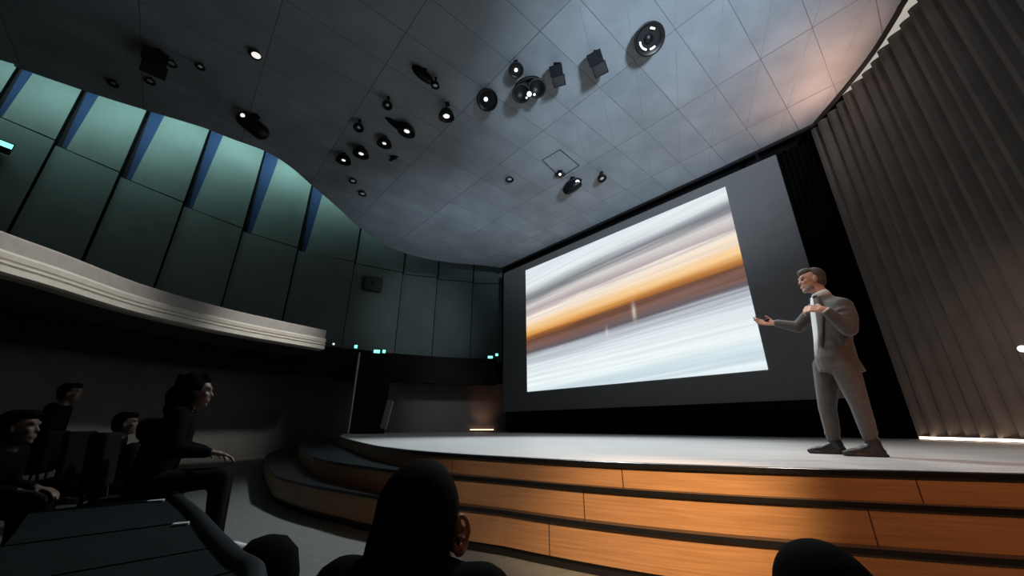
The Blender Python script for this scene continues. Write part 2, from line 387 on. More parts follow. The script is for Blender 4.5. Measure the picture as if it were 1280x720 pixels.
# ------------------------------------------------------------------ left side: panelled wall
wallL = [V(p+(0,)) for p in [(-14.5, -4.4), (-13.6, 3), (-12.6, 6.2), (-11.8, 9.0), (-10.6, 12.2), (-8.9, 14.5), (-5.5, 16.9), (-2.5, 18.2), (-.9, 18.4), (1.5, 18.6)]]
def wall_at(az, off=0):
    for a, b in zip(wallL, wallL[1:]):
        # x = az*y
        da, db = a.x-az*a.y, b.x-az*b.y
        if (da <= 0 <= db) or (db <= 0 <= da):
            t = da/(da-db); p = a.lerp(b, t)
            n = V((-p.x, -p.y, 0)).normalized(); return p+n*off
    return a
slits = [((21, 83), (26, 84), (46, 94)), ((102, 112), (107, 113), (127, 121)), ((183, 138), (188, 139), (208, 144)), ((261, 163), (264, 164), (279, 170)),
         ((330, 190), (332, 191), (348, 197)), ((389, 232), (391, 233), (404, 243)), ((449, 291), (450, 291), (451.5, 291)), ((504, 335), (505, 335), (506, 335)),
         ((547, 340), (548, 340), (549, 340)), ((591, 344), (592, 344), (593, 344))]
az = [tuple(azof(*q) for q in s) for s in slits]
az = [(-4.6, -4.5, -4.4), (-3.4, -3.35, -3.2), (-2.5, -2.47, -2.35)] + az + [(.02, .025, .03)]
PB, PS, PT = 2.9+CH, 7.0+CH, 12.5
bm = B()
def quad(bm, p, q, z0, z1, mi):
    f = bm.faces.new([bm.verts.new(x) for x in ((p.x, p.y, z0), (q.x, q.y, z0), (q.x, q.y, z1), (p.x, p.y, z1))]); f.material_index = mi
def quad4(bm, p, q, r, t, z0, z1, mi):
    f = bm.faces.new([bm.verts.new(x) for x in ((p.x, p.y, z0), (q.x, q.y, z0), (t.x, t.y, z1), (r.x, r.y, z1))]); f.material_index = mi
for i in range(len(az)-1):
    L = wall_at(az[i][2]); R = wall_at(az[i+1][0], .22)
    e0, e1, e2 = az[i]; f0, f1, f2 = az[i+1]; ZM = 11.3
    Ll = wall_at(e1*.8+e0*.2); quad(bm, Ll, R, PB, PS-.02, 0)      # lower row of panels closes up to a thin joint
    quad(bm, L, R, ZM, PT, 0); quad4(bm, wall_at(e1*.45+e2*.55), R, L, R, PS+.02, ZM, 0)   # upper panels widen downwards, the navy reveal tapers out
    quad(bm, R, wall_at(f0, -.3), PB, PT, 2); quad(bm, wall_at(f0, -.3), wall_at(f1, -.3), PB, PT, 2)
    quad(bm, wall_at(f1, -.3), wall_at(f1, -.08), PS, PT, 2)
    quad(bm, wall_at(f1, -.08), wall_at(f2, -.02), ZM, PT, 1); g0, g1 = wall_at(f1*.72+f2*.28, -.06), wall_at(f1*.45+f2*.55, -.02)
    quad4(bm, g0, g1, wall_at(f1, -.08), wall_at(f2, -.02), PS, ZM, 1)
    quad4(bm, wall_at(f1, -.08), g0, wall_at(f1, -.08), wall_at(f1*.999+f2*.001, -.08), PS, ZM, 2); quad(bm, wall_at(f1, -.03), wall_at(f1*.45+f2*.55, .0), PS-.02, PS+.02, 2)
    quad(bm, wall_at(az[i][2], -.35), wall_at(az[i+1][2], -.35), PB-1.3, PT, 2)
tag(obj('wall_left', bm, ['teal', 'blue', 'black']), kind='structure')
# lower wall below the gallery
low = [wall_at(a, .55) for a in (-3.4, -2.5, -1.9, -1.5, -1.2, -1, -.8, -.62, -.45, -.3, -.2, -.1, -.02, .03)]
bm = B(); ribbon(bm, low, [(0, 0), (0, 1.85+CH), (.15, 1.85+CH), (.15, 0)]); tag(obj('wall_left_lower', bm, 'lower'), kind='structure')
# black gallery front
gal = [wall_at(a, 1.5) for a in (-3.4, -2.5, -1.9, -1.5, -1.2, -1, -.8, -.62, -.45, -.3, -.2, -.1, -.04)]
bm = B(); ribbon(bm, gal, [(0, 1.70+CH), (0, 2.84+CH), (.9, 2.84+CH), (1.15, 2.84+CH), (1.15, 1.86+CH), (.9, 1.86+CH), (.25, 1.70+CH)])
tag(obj('gallery_front', bm, 'black'), 'black gallery band running below the tall green-grey wall panels', 'gallery')
# ------------------------------------------------------------------ balcony
bp_px = [(0, 288), (79, 317), (177, 355), (262, 380), (328, 396), (408, 413)]
BZ = 3.0+CH
bpth = smooth_path([(-8.0, .5), (-8.35, 3.2)] + [tuple(pz(u, v, BZ).to_2d()) for u, v in bp_px], 8)
print('balcony', [(round(p.x, 1), round(p.y, 1)) for p in bpth[::8]])
root = empty('balcony', bpth[-1]+V((0, 0, BZ-.7)), 'long curved balcony with a pale ribbed front, sweeping across the dark left wall', 'balcony')
bm = B()  # profile: negative offset = towards the room
def bal_prof(scale=1):
    return [(.25, BZ), (-.0, BZ), (-.02, BZ-.04), (.0, BZ-.27), (-.07, BZ-.30), (-.09, BZ-.34), (-.07, BZ-.42), (-.03, BZ-.43), (-.03, BZ-.455), (-.08, BZ-.46), (-.08, BZ-.50), (-.03, BZ-.51), (-.03, BZ-.535), (-.08, BZ-.54), (-.07, BZ-.64), (.0, BZ-.67), (.25, BZ-.67)]
pr = bal_prof()
ribbon(bm, bpth, pr, mi=[1, 1, 1, 1]+[0]*13)
obj('ribbed_front', bm, ['bal', 'bal2'], root)
bm = B()
gp = [p for p in bpth]
inner = bpth; outer = []
for p in bpth:
    a = p.x/p.y; o_ = p + V((p.x, p.y, 0)).normalized()*2.1
    for p0, p1 in zip(gal, gal[1:]):
        da, db = p0.x-a*p0.y, p1.x-a*p1.y
        if da*db <= 0 and da != db: q = p0.lerp(p1, da/(da-db)); o_ = q - V((q.x, q.y, 0)).normalized()*.04
    outer.append(o_)
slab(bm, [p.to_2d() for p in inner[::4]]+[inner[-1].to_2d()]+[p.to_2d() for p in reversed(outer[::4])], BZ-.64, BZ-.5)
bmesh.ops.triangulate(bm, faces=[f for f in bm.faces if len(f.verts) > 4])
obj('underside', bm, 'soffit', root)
bm = B(); tube(bm, [p+V((0, 0, BZ-.02))+V((p.x, p.y, 0)).normalized()*.12 for p in bpth[::2]], .02, 8); obj('top_rail', bm, 'bal2', root)
# ------------------------------------------------------------------ doorway block under the gallery end
az0, az1 = azof(446, 470), azof(488, 470)
def azp(a, Y): return V((a*Y, Y, 0))
root = empty('doorway', azp((az0+az1)/2, 13), 'tall black doorway lobby left of the stage with a thin pale edge', 'doorway')
A, Bq = azp(az0, 13.0), azp(az1, 13.3)
bm = B(); slab(bm, [A.to_2d(), Bq.to_2d(), (Bq*1.11).to_2d(), (A*1.11).to_2d()], DECK, 2.40+CH)
obj('lobby', bm, 'black', root)
bm = B(); tube(bm, [A+V((-.0, -.05, DECK)), A+V((-.0, -.05, 2.40+CH))], .035, 8); obj('edge_post', bm, 'jamb', root)['label'] = 'thin pale vertical edge'
bm = B(); q = azp(azof(484, 520), 13.2)-V((0, .05, 0)); box(bm, q+V((0, 0, DECK+.6)), (.22, .05, .9), Euler((0, .2, -.3))); 
tag(obj('leaning_board', bm, 'jamb'), 'small grey board leaning beside the black doorway at the stage', 'board')
# green lights on the gallery
for (u, v, s, lab) in ((446, 434, .10, 'green lit sign on the gallery band above the pale edge of the doorway'), (472, 440, .2, 'wider green lit sign on the gallery band over the black doorway'),
                  (481, 440, .10, 'small green lit sign just right of the wider sign over the doorway'), (613, 447, .22, 'green lit sign on the gallery band beside the screen'), (621, 444, .12, 'tiny pale green sign nearest to the screen edge')):
    p = None; a = azof(u, v)
    d = V((a, 1, 0)); Y = 14
    for p0, p1 in zip(gal, gal[1:]):
        da, db = p0.x-a*p0.y, p1.x-a*p1.y
        if da*db <= 0 and da != db: p = p0.lerp(p1, da/(da-db))
    if p is None: p = gal[-1]
    if u < 485: p = azp(a, 12.9)
    r = ray(u, v); z = CH + r.z/r.y*p.y
    rt = empty('exit_sign', p-V((0, .08, 0))+V((0, 0, z)), lab, 'sign')
    R_ = Matrix.Rotation(math.atan2(-a, 1), 4, 'Z')
    bm = B(); box(bm, rt.location, (s+.05, .05, .16), R_); obj('sign_case', bm, 'hous', rt, bevel=.008)
    bm = B(); box(bm, rt.location-V((a, 1, 0)).normalized()*.03, (s, .01, .11), R_); obj('lit_face', bm, 'green', rt)
    if z > 2.84+CH-.07:
        bm = B(); box(bm, V((p.x, p.y, (z+2.84+CH)/2))-V((0, .04, 0)), (.03, .1, abs(z-2.84-CH)+.14)); obj('bracket', bm, 'hous', rt)
p = wall_at(azof(3, 183), .35); r = ray(3, 183); z = CH+r.z/r.y*p.y
rt = empty('exit_sign', V((p.x, p.y, z)), 'green lit sign high on the panelled wall at the left edge of the photo', 'sign')
R_ = Matrix.Rotation(math.atan2(-p.x, p.y), 4, 'Z')
bm = B(); box(bm, rt.location, (.3, .3, .2), R_); obj('sign_case', bm, 'hous', rt, bevel=.01)
bm = B(); box(bm, rt.location-V((p.x, p.y, 0)).normalized()*.16, (.26, .01, .12), R_); obj('lit_face', bm, 'green', rt)
# lamp at the balcony end
p = pz(417, 430, BZ-.45); bm = B(); ell(bm, p, (.035, .035, .035)); rt = obj('balcony_lamp', bm, 'lens'); tag(rt, 'tiny white lamp at the pointed end of the pale balcony', 'lamp')
bm = B(); caps(bm, p, bpth[-1]+V((-.05, .0, BZ-.45)), .012, .012, 8); obj('lamp_arm', bm, 'hous', rt)
# wall speaker
p = wall_at(azof(466, 355), .22); r = ray(466, 355); z = CH+r.z/r.y*p.y; dd = V((p.x, p.y, 0)).normalized()
R_ = Matrix.Rotation(math.atan2(-p.x, p.y), 4, 'Z')
rt = empty('wall_speaker', V((p.x, p.y, z)), 'rounded square grey speaker mounted on the grey-green wall panels', 'speaker')
bm = B(); box(bm, rt.location, (.85, .25, .70), R_); obj('cabinet', bm, 'spk2', rt, bevel=.1)
bm = B(); lathe(bm, [(.0001, .15), (.06, .15), (.07, .11)], Matrix.Translation(rt.location) @ frame(-dd), 20); obj('driver_cone', bm, 'spk', rt)
# foot light at the left end of the stage wall
q0, q1 = None, None
def low_at(a):
    for p0, p1 in zip(low, low[1:]):
        da, db = p0.x-a*p0.y, p1.x-a*p1.y
        if da*db <= 0: return p0.lerp(p1, da/(da-db))
q0, q1 = low_at(azof(588, 540)), low_at(azof(617, 540))
rt = bm = B(); m_ = (q0+q1)/2; box(bm, m_+V((0, -.14, DECK+.09)), ((q1-q0).length, .06, .05), Matrix.Rotation(math.atan2((q1-q0).y, (q1-q0).x), 4, 'Z'))
fl = obj('foot_light', bm, 'strip2'); tag(fl, 'short orange light strip at the wall foot left of the screen', 'light strip')
bm = B(); box(bm, m_+V((0, -.13, DECK+.03)), ((q1-q0).length+.05, .1, .06), Matrix.Rotation(math.atan2((q1-q0).y, (q1-q0).x), 4, 'Z')); obj('housing', bm, 'hous', fl)
# ------------------------------------------------------------------ stage
lip = smooth_path([(-5.6, 13.2), (-4.05, 9.46), (-2.1, 5.75), (-1.22, 4.40), (-.6, 3.74), (0, 3.28), (.66, 2.86), (1.29, 2.56), (2.08, 2.30), (2.65, 2.14), (4.2, 1.75), (6.35, 1.2)], 10)
def off_at(p, tab):
    for (x0, o0), (x1, o1) in zip(tab, tab[1:]):
        if p.x <= x1: return o0+(o1-o0)*max(0, (p.x-x0)/(x1-x0))
    return tab[-1][1]
def tier(tab): return offset(lip, [-off_at(p, tab) for p in lip])
t1 = tier([(-5.6, .8), (-4, .8), (-2.1, .60), (-1.22, .30), (-.6, .12), (0, .05), (7, .05)])
t2 = tier([(-5.6, 1.5), (-4, 1.4), (-2.1, 1.0), (-1.22, .50), (-.6, .22), (0, .11), (7, .11)])
root = empty('stage', V((1, 6, 0)), 'low rounded stage with orange wooden risers and black step edges', 'stage')
bk = [scr(-2.6, 1.15), scr(10.6, 1.15)]
poly = [p.to_2d() for p in lip] + [V((6.4, 1.6)), V((6.7, 2.5)), V((7.3, 4.5)), V((7.6, 6)), V((7.8, 8.2)), bk[0].to_2d(), bk[1].to_2d(), V((-2.3, 16.9)), V((-4.6, 15.6)), V((-5.5, 14.8))]
bm = B(); slab(bm, poly, DECK-.02, DECK)
bmesh.ops.triangulate(bm, faces=[f for f in bm.faces if len(f.verts) > 4])
obj('stage_deck', bm, 'deck', root)
def riser(path, z0, z1, m='riser', d=0): 
    bm = B(); ribbon(bm, path, [(d, z0), (d, z1), (d+.03, z1), (d+.03, z0)]); return obj('riser', bm, m, root)
bm = B(); ribbon(bm, lip, [(-.018, DECK-.028), (-.018, DECK+.001), (-.010, DECK+.004), (.03, DECK+.004), (.03, DECK-.028)]); obj('stage_nosing', bm, 'lip', root)
riser(lip, T1, DECK-.02)
def tread(path, inner, z):
    bm = B(); n = normals(path)
    A_ = [p-q*.018 for p, q in zip(path, n)]; I_ = [p+q*.03 for p, q in zip(inner, normals(inner))]
    for a0, a1, i0, i1 in zip(A_, A_[1:], I_, I_[1:]):
        T_ = [bm.verts.new((p.x, p.y, z)) for p in (a0, a1, i1, i0)]; U_ = [bm.verts.new((p.x, p.y, z-.028)) for p in (a0, a1, i1, i0)]
        bm.faces.new(T_); bm.faces.new(U_); bm.faces.new((T_[0], T_[1], U_[1], U_[0])); bm.faces.new((T_[3], T_[2], U_[2], U_[3]))
    bmesh.ops.remove_doubles(bm, verts=bm.verts, dist=1e-4)
    obj('tread', bm, 'lip', root)
tread(t1, lip, T1); riser(t1, T2, T1-.028)
tread(t2, t1, T2); riser(t2, .065, T2-.028)
bm = B(); ribbon(bm, t2, [(.02, 0), (.02, .07), (.06, .07), (.06, 0)]); obj('kick_board', bm, 'lip', root)
# ------------------------------------------------------------------ ceiling lights and fixtures
def stem(bm, p, top=ZC): caps(bm, p, V((p.x, p.y, top-.02)), .02, .02, 8)
def fix_round(u, v, r, lab, drop=.25, tilt=(0, 0), lens='lens', lr=.3, off=(0, 0), ring=False, h=1.0):
    p = pz(u, v, ZC-drop); dist = (p-CAMLOC).dot(V((0, CT, ST))); R = r*dist/F
    d = V((tilt[0], tilt[1], -1)).normalized()
    rt = empty('ceiling_spotlight', V((p.x, p.y, ZC)), lab, 'ceiling light', 'spotlights hung under the ceiling')
    mt = Matrix.Translation(p) @ frame(d)
    bm = B(); lathe(bm, [(R*.45, -R*1.1*h), (R*.75, -R*.8*h), (R*.98, -R*.2*h), (R, 0), (R*.9, .01), (R*.72, -R*.25)], mt, 28); stem(bm, p - d*R*h)
    box(bm, V((p.x, p.y, ZC-.02)), (R*.5, R*.5, .04)); hs = obj('housing', bm, 'hous', rt)
    q = V((off[0]*R, off[1]*R, -R*.2))
    bm = B(); lathe(bm, [(R*lr, 0), (R*lr*.8, R*.05), (.0001, R*.12)], mt @ Matrix.Translation(q), 16); obj('lens', bm, lens, hs)
    if ring:
        for k, (a0, a1) in enumerate(((3.4, 4.6), (5.0, 5.6), (1.2, 1.7))):
            bm = B(); tube(bm, [mt @ V((math.cos(a)*R*.6, math.sin(a)*R*.6, -R*.05)) for a in [a0+(a1-a0)*i/8 for i in range(9)]], R*.06, 8)
            obj('glint', bm, 'lens', hs)  # glowing arcs stand in for highlights reflected inside the dome
    return rt
def fix_box(u, v, w, h, ang, lab, cat='speaker', name='ceiling_speaker', drop=.3, depth=.3, lens=None, grp='speaker boxes under the ceiling', shape='box'):
    p = pz(u, v, ZC-drop); dist = (p-CAMLOC).dot(V((0, CT, ST))); k = dist/F
    vd = (p-CAMLOC).normalized(); rt = empty(name, V((p.x, p.y, ZC)), lab, cat, grp)
    mt = Matrix.Translation(p) @ frame(-vd) @ Matrix.Rotation(ang, 4, 'Z')
    bm = B(); W, H = w*k, h*k
    if shape == 'box':
        box(bm, (-.04*W, .26*H, 0), (W*.92, H*.50, depth)); box(bm, (.04*W, -.24*H, 0), (W*.92, H*.52, depth*.9))
    elif shape == 'oval': ell(bm, (0, 0, 0), (W*.52, H*.52, depth*.6), seg=20)
    elif shape == 'rounded': chain(bm, [(-W*.28, 0, 0), (W*.28, 0, 0)], [H*.48, H*.5], 16)
    elif shape == 'twin':
        for q in (-1, 1): lathe(bm, [(H*.2, -depth*.6), (H*.42, -depth*.4), (H*.48, depth*.3), (H*.40, depth*.32), (H*.36, depth*.2)], Matrix.Translation((q*W*.29, -.06*H, 0)), 18)
        box(bm, (0, -.02*H, -depth*.1), (W*.5, H*.55, depth*.5)); tube(bm, [(W*.46*math.cos(t), H*(.2+.32*math.sin(t)), 0) for t in [PI*i/10 for i in range(11)]], H*.09, 8)
    elif shape == 'head':
        lathe(bm, [(H*.3, -W*.5), (H*.52, -W*.34), (H*.56, W*.05), (H*.42, W*.38), (H*.3, W*.42)], frame((1, .1, .3)), 18)
        box(bm, (-W*.1, H*.1, -depth*.2), (W*.35, H*.75, depth*.7)); tube(bm, [(W*(.05+.42*math.cos(t)), H*(.1+.5*math.sin(t)), 0) for t in [PI*i/10 for i in range(11)]], H*.10, 8)
    bmesh.ops.transform(bm, matrix=mt, verts=bm.verts); stem(bm, p); cb = obj('cabinet' if shape == 'box' else 'lamp_body', bm, 'hous' if shape != 'box' else 'spk', rt, shape != 'box', bevel=.02 if shape == 'box' else 0)
    if shape == 'box':
        bm = B(); box(bm, (.04*W, -.24*H, depth*.46), (W*.8, H*.42, .012)); bmesh.ops.transform(bm, matrix=mt, verts=bm.verts); obj('grille', bm, 'hous', cb)
    if lens:
        for j, (lx, ly, lr) in enumerate(lens):
            bm = B(); ell(bm, (lx*w*k*.5, ly*h*k*.5, depth*.5+.01), (lr*k, lr*k, .02)); bmesh.ops.transform(bm, matrix=mt, verts=bm.verts); obj('lens', bm, 'lens', cb)
    bm = B(); box(bm, V((p.x, p.y, ZC-.015)), (.14, .14, .03)); obj('mounting_plate', bm, 'hous', rt)
    return rt
fix_round(812, 49, 19, 'largest round black ceiling light, with bright reflector arcs, at the top centre right', ring=True, lens='hous', lr=.3, tilt=(0, -.6), h=.4)
fix_round(609, 125, 13.5, 'round black ceiling light with one bright point, left of the twin-lamp fixture', tilt=(-.1, -.7), off=(-.15, .05), lr=.2, h=.4)
fix_round(645, 88, 9.5, 'small round black ceiling light just above the twin-lamp fixture', tilt=(0, -.5), lr=.25, h=.6)
fix_round(558, 147, 10, 'dome-shaped ceiling light with a bright lower lip, below left of the one-point round light', tilt=(.05, .1), lr=.4, drop=.42, h=1.1)
fix_box(661, 112, 34, 24, .25, 'wide black twin-lamp fixture between the boxes and the round lights', 'ceiling light', 'twin_spotlight', lens=[(-.05, -.4, 3.0), (.3, -.6, 1.5), (-.3, -.65, 1.3)], shape='twin', grp='spotlights hung under the ceiling')
fix_box(697, 95, 17, 24, .12, 'upright black box speaker next to the twin-lamp fixture')
fix_box(747, 80, 19, 28, .22, 'larger tilted black box speaker nearest to the largest round light')
fix_box(716, 233, 26, 13, .35, 'dark moving-head light low on the ceiling just above the screen top', 'ceiling light', 'moving_head_light', lens=[(.55, .35, 2.6)], shape='head', grp='spotlights hung under the ceiling')
fix_box(700, 218, 15, 5, -.08, 'slim dark bar light just above the moving-head light', 'ceiling light', 'bar_light', drop=.1, depth=.08, lens=[(0, 0, 1.6)], shape='rounded', grp='spotlights hung under the ceiling')
fix_round(753, 224, 6, 'small dark spotlight right of the moving-head light', tilt=(.3, -.2), lens='dimlens', lr=.4)
fix_round(637, 225, 5.5, 'small flat oval downlight alone above the left end of the screen top', drop=.1, lens='dimlens', lr=.5, h=.5)
fix_box(529, 94, 30, 12, -.42, 'long oval black fitting highest of the left cluster of ceiling lights', 'ceiling light', 'bar_light', drop=.12, depth=.1, shape='oval', grp='spotlights hung under the ceiling')
fix_round(544, 108, 5.5, 'tiny dark spotlight hanging at the end of the long oval fitting', tilt=(0, .2), lens='dimlens', lr=.5)
fix_round(484, 132, 6.5, 'small dark spotlight above the lamp with the long arm', tilt=(0, -.3), lens='dimlens', lr=.3)
fix_round(448, 160, 6.5, 'small dark recessed spotlight furthest up on the left of the row of four', tilt=(0, -.3), lens='dimlens', lr=.3)
fix_box(499, 159, 40, 8, -.42, 'long slanting arm fitting over the rightmost lamp of the row of four', 'ceiling light', 'bar_light', drop=.1, depth=.08, shape='oval', grp='spotlights hung under the ceiling')
fix_round(508, 166, 11, 'rightmost lamp of the row of four, below the long slanting arm', tilt=(-.15, .1), lr=.32, h=.8)
fix_round(480, 181, 9.5, 'second lamp from the right in the row of four', tilt=(-.1, .1), lr=.25, h=.8)
fix_round(451, 194, 10, 'third lamp from the right in the row of four, with two bright lips', tilt=(-.1, .1), lr=.3, h=.8)
fix_round(429, 202, 9.5, 'leftmost lamp of the row of four, by the dark curved ceiling edge', tilt=(-.1, .1), lr=.25, h=.8)
fix_box(492, 198, 13, 3, .75, 'thin black slot under the second lamp from the right', 'vent', 'ceiling_slot', drop=.05, depth=.05, grp=None)
fix_round(441, 227, 5, 'tiny dark downlight just below the leftmost lamp of the row of four', drop=.1, lens='dimlens', lr=.5, h=.5)
fix_round(453, 243, 5, 'lowest tiny dark downlight near the curved ceiling edge', drop=.1, lens='dimlens', lr=.5, h=.5)
fix_box(316, 157, 34, 20, -.35, 'oblong black box fitting beside the curved ceiling edge, above the wall panels', 'ceiling light', 'oblong_ceiling_light', lens=[(-.8, .2, 2.4)], shape='rounded', grp='spotlights hung under the ceiling')
fix_round(319, 69, 7.5, 'lone bright white downlight in the dark upper left of the ceiling', drop=.1, lr=.75, off=(.3, 0), h=.5)
fix_round(250, 84, 5.5, 'unlit small downlight left of the lone bright downlight', drop=.1, lens='dimlens', lr=.4, h=.5)
fix_box(193, 79, 26, 30, .1, 'large square black box speaker in the dark upper left of the ceiling')
fix_round(214, 80, 6, 'dim white downlight right against the square black box speaker', drop=.1, lr=.55, h=.5, lens='jamb')
fix_round(187, 102, 6, 'faint grey downlight under the square black box speaker', drop=.1, lr=.5, h=.5, lens='jamb')
fix_round(141, 105, 6, 'faintest grey downlight, leftmost on the dark ceiling', drop=.1, lr=.4, h=.5, lens='jamb')
# access hatch in the ceiling
hp = [pz(u, v, ZC) for u, v in ((678, 200), (700, 187), (724, 207), (700, 222))]
bm = B()
for a_, b2 in zip(hp, hp[1:]+hp[:1]): caps(bm, a_+V((0, 0, .0)), b2, .012, .012, 6)
tag(obj('ceiling_hatch', bm, 'rim'), 'thin square hatch outline in the ceiling above the moving-head light', 'hatch')
# wall lamp, right edge
p = V((7.05, 5.45, 0)); r = ray(1278, 436); sc = 0
for i in range(400):
    q = CAMLOC + r*(i*.02)
    if q.x > 7.36: break
bm = B(); ell(bm, q, (.05, .05, .05)); rt = obj('wall_lamp', bm, 'lens'); tag(rt, 'small bright lamp on the pleated wall at the right edge of the photo', 'lamp')
bm = B(); caps(bm, q, q+V((.4, 0, .02)), .015, .015, 8); obj('lamp_arm', bm, 'hous', rt)
# ------------------------------------------------------------------ people
def head_shapes(bm, c, f, up=V((0, 0, 1)), s=1.0, face=True):
    f = V(f).normalized(); l = up.cross(f).normalized(); u = f.cross(l).normalized()
    mt = Matrix((f, l, u)).transposed().to_4x4()
    def P(a, b, d): return V(c)+(f*a+l*b+u*d)*s
    ell(bm, P(-.012, 0, .025), (.098*s, .077*s, .098*s), mt); ell(bm, P(.025, 0, -.045), (.066*s, .058*s, .075*s), mt)
    ell(bm, P(.062, 0, -.095), (.024*s, .026*s, .020*s), mt)
    if face:
        caps(bm, P(.082, 0, .015), P(.098, 0, -.024), .008*s, .013*s, 8)
        caps(bm, P(.078, .035, .03), P(.078, -.035, .03), .014*s, .014*s, 8)
        for q in (-1, 1):
            ell(bm, P(.055, .035*q, -.02), (.03*s, .022*s, .025*s), mt); ell(bm, P(-.005, .078*q, -.01), (.017*s, .009*s, .032*s), mt, 10)
        caps(bm, P(.083, .018, -.062), P(.083, -.018, -.062), .010*s, .010*s, 8)
    return P, mt
def hand_shapes(bm, w, d, n, side, curl=.3, s=1.0, spread=.12):  # w wrist, d finger direction, n palm normal, side sign of thumb
    d = V(d).normalized(); n = (V(n)-d*V(n).dot(d)).normalized(); x = n.cross(d)*side
    w = V(w)
    for k in range(4):
        o = x*(.027-.018*k)*s
        caps(bm, w+d*.012*s+o*.6, w+d*.088*s+o, .014*s, .012*s, 8)
        L = (.042, .047, .044, .034)[k]*s; p = w+d*.088*s+o; dd = (d+x*(spread*(1.5-k)*.5)).normalized(); a = 0
        for j, (q, r) in enumerate(((1, .0092), (.65, .0084), (.5, .0076))):
            a += curl*(.6 if j == 0 else 1); v = dd*math.cos(a)+n*math.sin(a); p2 = p+v*L*q
            caps(bm, p, p2, r*s, (r-.0006)*s, 8); p = p2
    p = w+d*.03*s+x*.03*s; v = (x*.75+d*.6+n*.3).normalized(); caps(bm, w+d*.015*s, p, .014*s, .012*s, 8)
    p2 = p+v*.04*s; caps(bm, p, p2, .0115*s, .010*s, 8); v = (x*.25+d*.85+n*.45*(1+curl)).normalized(); caps(bm, p2, p2+v*.032*s, .0098*s, .0082*s, 8)
def torso_rings(bm, pel, ch, nk, left, hw, d0=1.0):           # lofted torso, left = unit vector to the person's left
    sp = [(pel, hw[0], .105*d0), (pel.lerp(ch, .35), hw[1], .10*d0), (pel.lerp(ch, .7), hw[2], .112*d0), (ch, hw[3], .115*d0), (ch.lerp(nk, .55), hw[4], .09*d0), (nk, .062, .06)]
    rings = []
    for c, a, b in sp:
        t = (nk-pel).normalized(); fw = left.cross(t).normalized()
        rings.append([c+left*(a*math.copysign(abs(math.cos(q))**.8, math.cos(q)))+fw*(b*math.copysign(abs(math.sin(q))**.85, math.sin(q))) for q in [2*PI*i/20 for i in range(20)]])
    loft(bm, rings)
def arc_patch(bm, sp, left, q0, q1, grow, n=8):               # curved strip lying on the front of a torso
    rows = []
    t = (sp[-1][0]-sp[0][0]).normalized(); fw = left.cross(t).normalized()
    for c, a, b, w in sp:
        rows.append([c+left*((a+grow)*math.cos(q))+fw*((b+grow)*math.sin(q)) for q in [(q0+q1)/2+(q1-q0)/2*w*(2*i/n-1) for i in range(n+1)]])
    vs = [[bm.verts.new(p) for p in r] for r in rows]; ws = [[bm.verts.new(p-fw*.012) for p in r] for r in rows]
    for A_, inv in ((vs, 0), (ws, 1)):
        for r0, r1 in zip(A_, A_[1:]):
            for i in range(n): bm.faces.new((r0[i], r0[i+1], r1[i+1], r1[i]))
    for i in range(n):
        bm.faces.new((vs[0][i], ws[0][i], ws[0][i+1], vs[0][i+1])); bm.faces.new((vs[-1][i], ws[-1][i], ws[-1][i+1], vs[-1][i+1]))
    for i in range(len(vs)-1):
        for k in (0, n): bm.faces.new((vs[i][k], vs[i+1][k], ws[i+1][k], ws[i][k]))
def shoe_shapes(bm, heel, d, z, s=1):
    d = V(d).normalized(); h = V((heel.x, heel.y, z))
    chain(bm, [h+d*.03*s+V((0, 0, .038)), h+d*.12*s+V((0, 0, .038)), h+d*.20*s+V((0, 0, .032)), h+d*.26*s+V((0, 0, .024))], [.036*s, .038*s, .036*s, .022*s], 10)
    caps(bm, h+d*.045*s+V((0, 0, .05)), h+d*.055*s+V((0, 0, .10)), .042*s, .046*s); caps(bm, h+d*.07*s+V((0, 0, .08)), h+d*.15*s+V((0, 0, .045)), .038*s, .036*s)
    l = V((-d.y, d.x, 0))
    slab(bm, [(h+d*a*s+l*b*s).to_2d() for a, b in ((-.012, -.025), (-.012, .025), (.10, .036), (.2, .042), (.27, .025), (.275, -.02), (.2, -.042), (.1, -.034))], z, z+.02)
# ---- the speaker
O = V((2.89, 3.51, 0)); vd = V((O.x, O.y, 0)).normalized(); a_ = V((vd.y, -vd.x, 0)); b_ = -vd
def J(u, v, bo=0):
    r = ray(u, v); k = (V((O.x, O.y, 0)).dot(vd)-bo)/r.dot(vd); return CAMLOC+r*k
Lf = (a_*.43+b_*.9).normalized(); Fw = (-a_*.9+b_*.43).normalized()
sp_root = empty('person', V((O.x, O.y, DECK)), 'person in a grey suit standing on stage, one palm held out to the screen', 'person')
pel, chs, nk = J(1044, 452), J(1040, 392), J(1029, 371)
hc = J(1014, 351)
shN, shF = J(1052, 384, .17), J(1021, 386, -.17)
elN, wrN = J(1061, 411, .27), J(1031, 387, .33)
elF, wrF = J(998, 409, -.22), J(970, 404, -.26)
hpN, hpF = J(1055, 458, .09), J(1033, 458, -.09); knN, knF = J(1075, 507, .12), J(1034, 509, -.07)
anN, anF = J(1091, 555, .10), J(1044, 555, -.10)
hl = Fw*1+V((0, 0, .10))
bm = B(); P_, mt_ = head_shapes(bm, hc, (-a_*.93+b_*.36+V((0, 0, .05))), s=1.03)
caps(bm, hc+V((0, 0, -.06))+a_*.02, nk+V((0, 0, -.02)), .056, .064)
torso_rings(bm, pel, chs, nk, Lf, (.15, .14, .15, .16, .12))
for s_, e_, w_ in ((shN, elN, wrN), (shF, elF, wrF)): chain(bm, [chs.lerp(nk, .5), s_, e_, w_], [.07, .05, .04, .027])
for h_, k_, n_ in ((hpN, knN, anN), (hpF, knF, anF)): chain(bm, [pel, h_, k_, n_+V((0, 0, .01))], [.1, .075, .052, .034])
